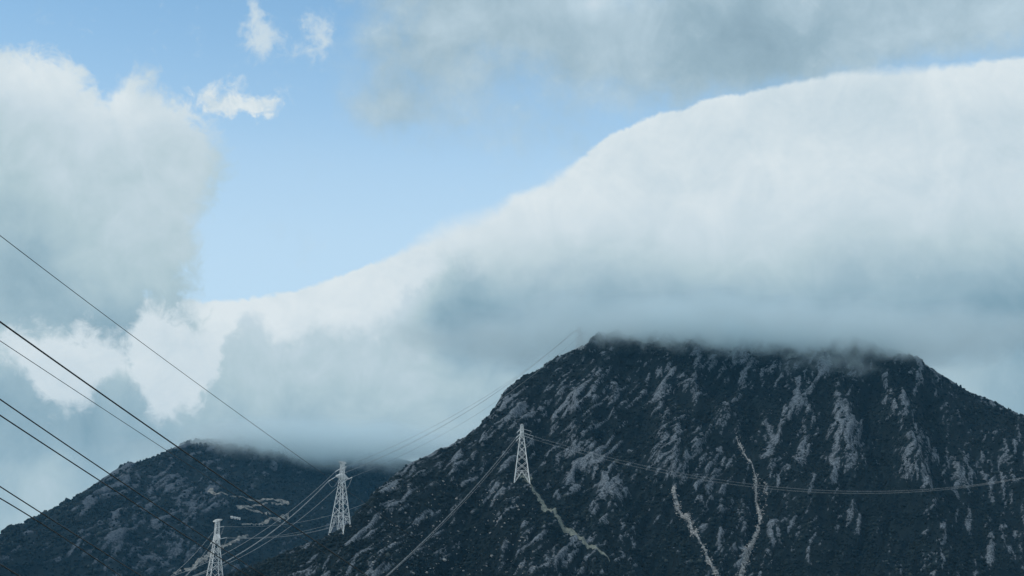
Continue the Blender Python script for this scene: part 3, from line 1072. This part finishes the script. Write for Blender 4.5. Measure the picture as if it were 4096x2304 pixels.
def bundle(name, p, q, sag, label, group, n=2, r=.07, sp=.45, mat=None, ext=0.0, segs=60):
    """one bundled conductor hanging between two points"""
    p = Vector(p); q = Vector(q)
    mb = MB()
    d = (q - p); side = Vector((-d.y, d.x, 0)).normalized()
    offs = {1: [Vector((0, 0, 0))], 2: [side * sp / 2, -side * sp / 2],
            4: [side * sp / 2 + Vector((0, 0, sp / 2)), -side * sp / 2 + Vector((0, 0, sp / 2)), side * sp / 2 - Vector((0, 0, sp / 2)), -side * sp / 2 - Vector((0, 0, sp / 2))]}[n]
    ts = np.linspace(0, 1, segs)

    def c(t): return p.lerp(q, t) - Vector((0, 0, sag * 4 * t * (1 - t)))
    for o in offs:
        mb.tube([c(t) + o for t in ts], r, 5)
    if n > 1:
        L = d.length
        for t in np.arange(25, L - 10, 55) / L:
            for i in range(n):
                mb.bar(c(t) + offs[i], c(t) + offs[(i + 1) % n], .06)
    o = mb.build(name, mat or M_cond, None, True)
    tag(o, label, 'power line', group)
    return o


G_FAR = 'conductors strung between the pylons'
# pylon on the spur in the middle
b3 = np.array(BENCH[0][:3])
print('b3', b3)
s3 = b3[1] / FPX
H3 = 240 * s3
dL3 = at(1526, 2304, b3[1] - 190) - at(2086, 1745, b3[1])
dR3 = at(2330, 1815, b3[1] + 30) - at(2110, 1742, b3[1])
root, e3, t3 = make_pylon('pylon', b3, H3, .845, 64 * s3, 13.5 * s3, 11 * s3, 9.0, 5.0, math.radians(89.5),
                          'pale steel pylon standing square on the rocky spur in front of the big mountain',
                          [(-1, dL3, 12), (1, dL3, 12), (0, dL3, 9), (-1, dR3, 12), (1, dR3, 12), (0, dR3, 9)])
# pylon on the left shoulder
b2 = hit(1362, 2122, lambda x, y: near_h(x, y), *NEAR)
s2 = b2[1] / FPX
H2 = 272 * s2
dL2 = at(1117, 2075, b2[1] - 60) - at(1345, 1930, b2[1])
dR2 = at(1533, 1838, b2[1] + 110) - at(1378, 1925, b2[1])
root, e2, t2 = make_pylon('pylon', b2, H2, .755, 62 * s2, 15 * s2, 11 * s2, 9.5, 5.0, math.radians(66),
                          'pale steel pylon on the sloping left shoulder of the big mountain, its feet uneven',
                          [(-1, dL2, 11), (1, dL2, 11), (0, dL2, 9), (-1, dR2, 11), (1, dR2, 11), (0, dR2, 9)])
# pylon at the bottom of the view
b1x, b1y = KNOLL
b1 = np.array([b1x, b1y, float(near_h(np.array([b1x]), np.array([b1y]))[0])])
s1 = b1[1] / FPX
top1 = at(855, 2078, b1[1])[2]
H1 = top1 - b1[2]
dR1 = at(1054, 2092, b1[1] + 60) - at(880, 2125, b1[1])
dL1 = at(760, 2260, b1[1] - 60) - at(830, 2165, b1[1])
root, e1, t1 = make_pylon('pylon', b1, H1, 1 - 80 * s1 / H1, 70 * s1, 17 * s1, 13 * s1, 7.0, 9.0, math.radians(121),
                          'pale steel pylon with a T shaped top before the pale cuttings of the left mountain',
                          [(-1, dR1, 10), (1, dR1, 10), (0, dR1, 8), (-1, dL1, 11), (1, dL1, 11), (0, dL1, 9)])
# pylon on the crest, half lost in cloud
b4 = hit(2319, 1412, lambda x, y: near_h(x, y), *NEAR)
b4[1] += 14; b4[0] = ray(2319, 1412)[0] * b4[1]
b4[2] = float(near_h(np.array([b4[0]]), np.array([b4[1]]))[0])
H4 = 27.0
dL4 = Vector(e2[4]) - Vector((b4[0], b4[1], b4[2] + 22))
dL4.normalize()
root, e4, t4 = make_pylon('pylon', b4, H4, .78, 7.0, 2.6, 2.0, 9.0, 5.0, math.radians(60),
                          'faint steel lattice pylon on the mountain crest, fading upward into the cloud',
                          [(-1, dL4, 9), (1, dL4, 9), (0, dL4, 7)], leg_r=.2, brace_r=.07)
bundle('power_line', e2[3], e4[0], 14, 'lowest power line climbing from the shoulder pylon toward the cloudy crest', G_FAR, 4, .045)
bundle('power_line', e2[4], e4[1], 14, 'middle of the power lines climbing from the shoulder pylon toward the cloudy crest', G_FAR, 2, .05)
bundle('power_line', e2[5], e4[2], 12, 'topmost power line climbing from the neck of the shoulder pylon toward the cloudy crest', G_FAR, 2, .055)
# down-left from the shoulder pylon
for i, (x, y, dd, sg, lb) in enumerate([(640, 2345, -150, 13, 'pale power line running down left from the near arm of the shoulder pylon'), (690, 2330, -120, 12, 'pale power line running down left from the far arm of the shoulder pylon'),
                                        (560, 2340, -140, 14, 'thin pale power line running down left from the neck of the shoulder pylon')]):
    bundle('power_line', e2[i], at(x, y, b2[1] + dd), sg, lb, G_FAR, 4 if i == 0 else 2, .07)
# right of the lower pylon, behind the shoulder
for i, (x, y, dd, sg, lb) in enumerate([(1640, 1960, 420, 16, 'pale power line running right from the near arm of the lower pylon behind the shoulder'), (1655, 1935, 430, 16, 'pale power line running right from the far arm of the lower pylon behind the shoulder'),
                                        (1700, 1880, 430, 18, 'pale power line running right from the neck of the lower pylon behind the shoulder')]):
    bundle('power_line', e1[i], at(x, y, b1[1] + dd), sg, lb, G_FAR, 4 if i == 0 else 2, .075)
for i, (x, y, dd, sg, lb) in enumerate([(560, 2420, -120, 6, 'pale power line dropping left from the near arm of the lower pylon'), (600, 2420, -110, 6, 'pale power line dropping left from the far arm of the lower pylon'),
                                        (540, 2390, -110, 7, 'pale power line dropping left from the neck of the lower pylon')]):
    bundle('power_line', e1[3 + i], at(x, y, b1[1] + dd), sg, lb, G_FAR, 2, .06)
# from the spur pylon
bundle('power_line', e3[0], at(1430, 2402, b3[1] - 230), 7, 'pale power line slanting down left from the near arm of the spur pylon', G_FAR, 4, .055)
bundle('power_line', e3[1], at(1436, 2398, b3[1] - 214), 7.5, 'pale power line slanting down left from the far arm of the spur pylon', G_FAR, 2, .04)


def through(pts, n=60, t0=0.0, t1=1.0, ts=None):
    """smooth curve through 3 points (quadratic), extended past them"""
    a, b, c = [np.asarray(p, float) for p in pts]
    tm = .5 if ts is None else ts
    M = np.array([[1, 0, 0], [1, tm, tm * tm], [1, 1, 1]])
    k = np.linalg.solve(M, np.stack([a, b, c]))
    return [Vector(k[0] + k[1] * t + k[2] * t * t) for t in np.linspace(t0, t1, n)]


def wire(name, pts, r, label, group, mat, offs=((0, 0, 0),)):
    mb = MB()
    for o in offs:
        mb.tube([p + Vector(o) for p in pts], r, 6)
    o = mb.build(name, mat, None, True)
    tag(o, label, 'power line', group)


q0 = np.array(e3[3]); q1 = np.array(e3[4])
wire('power_line', through([q0, at(3130, 1950, b3[1] - 40), at(4096, 1909, b3[1] - 120)], 90, 0, 1.2, ts=.5), .045, 'pale sagging power line swinging right from the near arm of the spur pylon', G_FAR, M_cond, ((0, 0, .22), (0, 0, -.22)))
wire('power_line', through([q1, at(3130, 1960, b3[1] - 30), at(4096, 1912, b3[1] - 110)], 90, 0, 1.2, ts=.5), .045, 'pale sagging power line swinging right from the far arm of the spur pylon', G_FAR, M_cond, ((0, 0, .22), (0, 0, -.22)))

# ------------------------------------------------------------------ near wires crossing the left corner
G_NEAR = 'dark wires crossing the left corner'
near_wires = [
    ([(0, 942), (600, 1395), (1310, 1908)], (70, 100, 150), .020, 'topmost dark wire crossing the left sky, thin and long', 1.45),
    ([(0, 1287), (728, 1800), (1470, 2304)], (55, 75, 100), .035, 'thickest dark wire crossing the left corner, second from the top', 1.25),
    ([(0, 1363), (388, 1619), (830, 1908)], (70, 85, 105), .018, 'thin dark wire running close under the thickest one', 1.7),
    ([(0, 1597), (500, 1937), (1057, 2304)], (55, 70, 88), .027, 'dark wire entering at mid height, upper of the middle pair', 1.3),
    ([(0, 1661), (500, 1988), (994, 2304)], (55, 70, 88), .027, 'dark wire entering at mid height, lower of the middle pair', 1.3),
    ([(0, 1946), (178, 2060), (566, 2304)], (55, 60, 72), .024, 'dark wire low in the corner, upper of the lowest full pair', 1.5),
    ([(0, 1993), (139, 2077), (483, 2304)], (55, 60, 72), .024, 'dark wire low in the corner, lower of the lowest full pair', 1.5),
    ([(-300, 2075), (0, 2257), (78, 2304)], (50, 55, 57), .027, 'dark wire just cutting the bottom left corner', 1.8),
]
for pts, ds, r, lb, t1_ in near_wires:
    P3 = [at(x, y, d) for (x, y), d in zip(pts, ds)]
    xs_ = [p[0] for p in pts]
    ts = (xs_[1] - xs_[0]) / (xs_[2] - xs_[0])
    ts = np.linalg.norm(P3[1] - P3[0]) / (np.linalg.norm(P3[1] - P3[0]) + np.linalg.norm(P3[2] - P3[1]))
    wire('power_line', through(P3, 120, -.5, t1_, ts), r, lb, G_NEAR, M_wire)

# ------------------------------------------------------------------ site cabins on the far slope


def make_cabin(loc, rz, label):
    root = empty('site_cabin', loc, rz)
    tag(root, label, 'cabin', 'white cabins in a row on the far slope')
    mb = MB(); mb.box((0, 0, 1.3), (3.1, 3.4, 2.8)); mb.build('body', M_white, root)
    mb = MB()
    i = len(mb.v)
    mb.v += [(-1.7, -1.9, 2.72), (1.7, -1.9, 2.72), (1.7, 1.9, 2.72), (-1.7, 1.9, 2.72), (-1.7, 0, 3.6), (1.7, 0, 3.6)]
    mb.f += [(0, 1, 5, 4), (2, 3, 4, 5), (1, 2, 5), (3, 0, 4), (3, 2, 1, 0)]
    mb.build('roof', M_roof, root)
    mb = MB(); mb.box((-.8, -1.73, .95), (.9, .08, 2.0)); mb.build('door', M_dark, root)
    mb = MB(); mb.box((.7, -1.73, 1.5), (1.0, .08, .9)); mb.build('window', M_dark, root)
    return root


cab_labels = ['leftmost white cabin of the short row below the switchback roads', 'second white cabin from the left in the short row below the switchback roads',
              'third white cabin from the left in the short row below the switchback roads', 'rightmost white cabin of the short row below the switchback roads']
proto = None
for k, (x, y) in enumerate([(927, 2077), (938, 2078), (948, 2080), (957, 2082)]):
    p = hit(x, y, lambda a, b: far_h(a, b), *FAR)
    loc = Vector((p[0], p[1] - 1.0, p[2] + .5)); rz = math.radians((-4, 2, 5, 0)[k])
    if proto is None:
        proto = make_cabin(loc, rz, cab_labels[k])
    else:
        c = proto.copy(); COL.objects.link(c); c.location = loc; c.rotation_euler = (0, 0, rz); c['label'] = cab_labels[k]
        for ch in proto.children:
            d = ch.copy(); COL.objects.link(d); d.parent = c

# ------------------------------------------------------------------ mist on the summits and haze


def mist_object(name, c, size, density, base_el, soft, namp, nscale, label, colour=(.86, .963, 1, 1), fade=.85):
    """lumpy cloud of real volume; its density grows upward from a ragged base"""
    V = []; F = []
    nu, nv = 40, 20
    for j in range(nv + 1):
        th = math.pi * j / nv
        for i in range(nu):
            ph = 2 * math.pi * i / nu
            d = Vector((math.sin(th) * math.cos(ph), math.sin(th) * math.sin(ph), math.cos(th)))
            V.append(tuple(Vector((d.x * size[0], d.y * size[1], d.z * size[2]))))
    for j in range(nv):
        for i in range(nu):
            F.append((j * nu + i, (j + 1) * nu + i, (j + 1) * nu + (i + 1) % nu, j * nu + (i + 1) % nu))
    me_ = bpy.data.meshes.new(name); me_.from_pydata(V, [], F); me_.update()
    import bmesh
    bm = bmesh.new(); bm.from_mesh(me_); bmesh.ops.remove_doubles(bm, verts=bm.verts, dist=.01); bmesh.ops.recalc_face_normals(bm, faces=bm.faces); bm.to_mesh(me_); bm.free()
    m = bpy.data.materials.new(name); m.use_nodes = True
    N = NT(m.node_tree); N.n.clear()
    t = N.n.new('ShaderNodeTexCoord'); P = t.outputs['Object']
    unit = N.vmath('MULTIPLY', P, (1 / size[0], 1 / size[1], 1 / size[2]))
    r = N.vmath('LENGTH', unit)
    big = N.noise(P, nscale * .45, 3, .5)
    r = N.math('ADD', N.math('MULTIPLY', r, 1.0), N.math('MULTIPLY', N.math('SUBTRACT', big, .42), .9))
    env = N.smooth(r, 1.0, 1.0 - fade)
    env = N.math('MULTIPLY', env, N.smooth(N.vmath('LENGTH', unit), 1.0, .8))
    sp = N.n.new('ShaderNodeSeparateXYZ'); N.l.new(P, sp.inputs[0])
    nz = N.noise(N.vmath('MULTIPLY', P, (1, .6, 1.0)), nscale, 5, .6, 0.6)
    zz = N.math('ADD', N.math('MULTIPLY_ADD', N.math('SUBTRACT', big, .5), namp * .9, sp.outputs[2]), N.math('MULTIPLY', N.math('SUBTRACT', nz, .5), namp))
    up = N.smooth(zz, base_el - c[2], base_el - c[2] + soft)
    dens = N.math('MULTIPLY', N.math('MULTIPLY', N.math('MULTIPLY', up, up), env), density)
    pv = N.n.new('ShaderNodeVolumePrincipled')
    pv.inputs['Color'].default_value = colour
    pv.inputs['Anisotropy'].default_value = 0.35
    N.put(pv.inputs['Density'], dens)
    o = N.n.new('ShaderNodeOutputMaterial'); N.l.new(pv.outputs[0], o.inputs['Volume'])
    ob = link(name, me_, m)
    ob.location = c
    tag(ob, label, 'mist', kind='stuff')
    return ob


c1 = at(2920, 1368, 1550)
mist_object('mist', (c1[0], 1550, c1[2]), (450, 190, 54), .050, at(2900, 1512, 1550)[2], 44, 95, .034,
            'grey cloud base lying across the flat summit of the big mountain')
c2 = at(1370, 1795, 2450)
mist_object('mist', (c2[0], 2450, c2[2]), (480, 150, 64), .036, at(1230, 1925, 2450)[2], 60, 85, .018,
            'pale mist lying over the summit of the lower left mountain')
c3 = at(3330, 1492, 1500)
mist_object('mist', (c3[0], 1500, c3[2]), (75, 30, 34), .030, c3[2] - 22, 40, 75, .05,
            'small wisp of mist caught on the right face just below the cloud base')


def haze_box():
    mb = MB()
    x0, x1, y0, y1, z0, z1 = -3700, 3700, -800, 4700, -8, 560
    mb.box(((x0 + x1) / 2, (y0 + y1) / 2, (z0 + z1) / 2), (x1 - x0, y1 - y0, z1 - z0))
    m = bpy.data.materials.new('haze'); m.use_nodes = True
    N = NT(m.node_tree); N.n.clear()
    pv = N.n.new('ShaderNodeVolumePrincipled')
    pv.inputs['Color'].default_value = (.17, .55, .93, 1)
    pv.inputs['Density'].default_value = 4.6e-5
    o = N.n.new('ShaderNodeOutputMaterial'); N.l.new(pv.outputs[0], o.inputs['Volume'])
    return tag(mb.build('haze', m), kind='stuff')


haze_box()

# ------------------------------------------------------------------ render settings
vs = scene.view_settings
scene.display_settings.display_device = 'sRGB'
vs.view_transform = 'Standard'; vs.look = 'None'; vs.exposure = 0.0; vs.gamma = 1.0
vs.use_curve_mapping = False
scene.render.engine = 'CYCLES'
cy = scene.cycles
cy.max_bounces = 16; cy.diffuse_bounces = 3; cy.glossy_bounces = 2; cy.transmission_bounces = 2; cy.volume_bounces = 14
cy.volume_step_rate = 1.0; cy.volume_max_steps = 256
cy.use_denoising = True
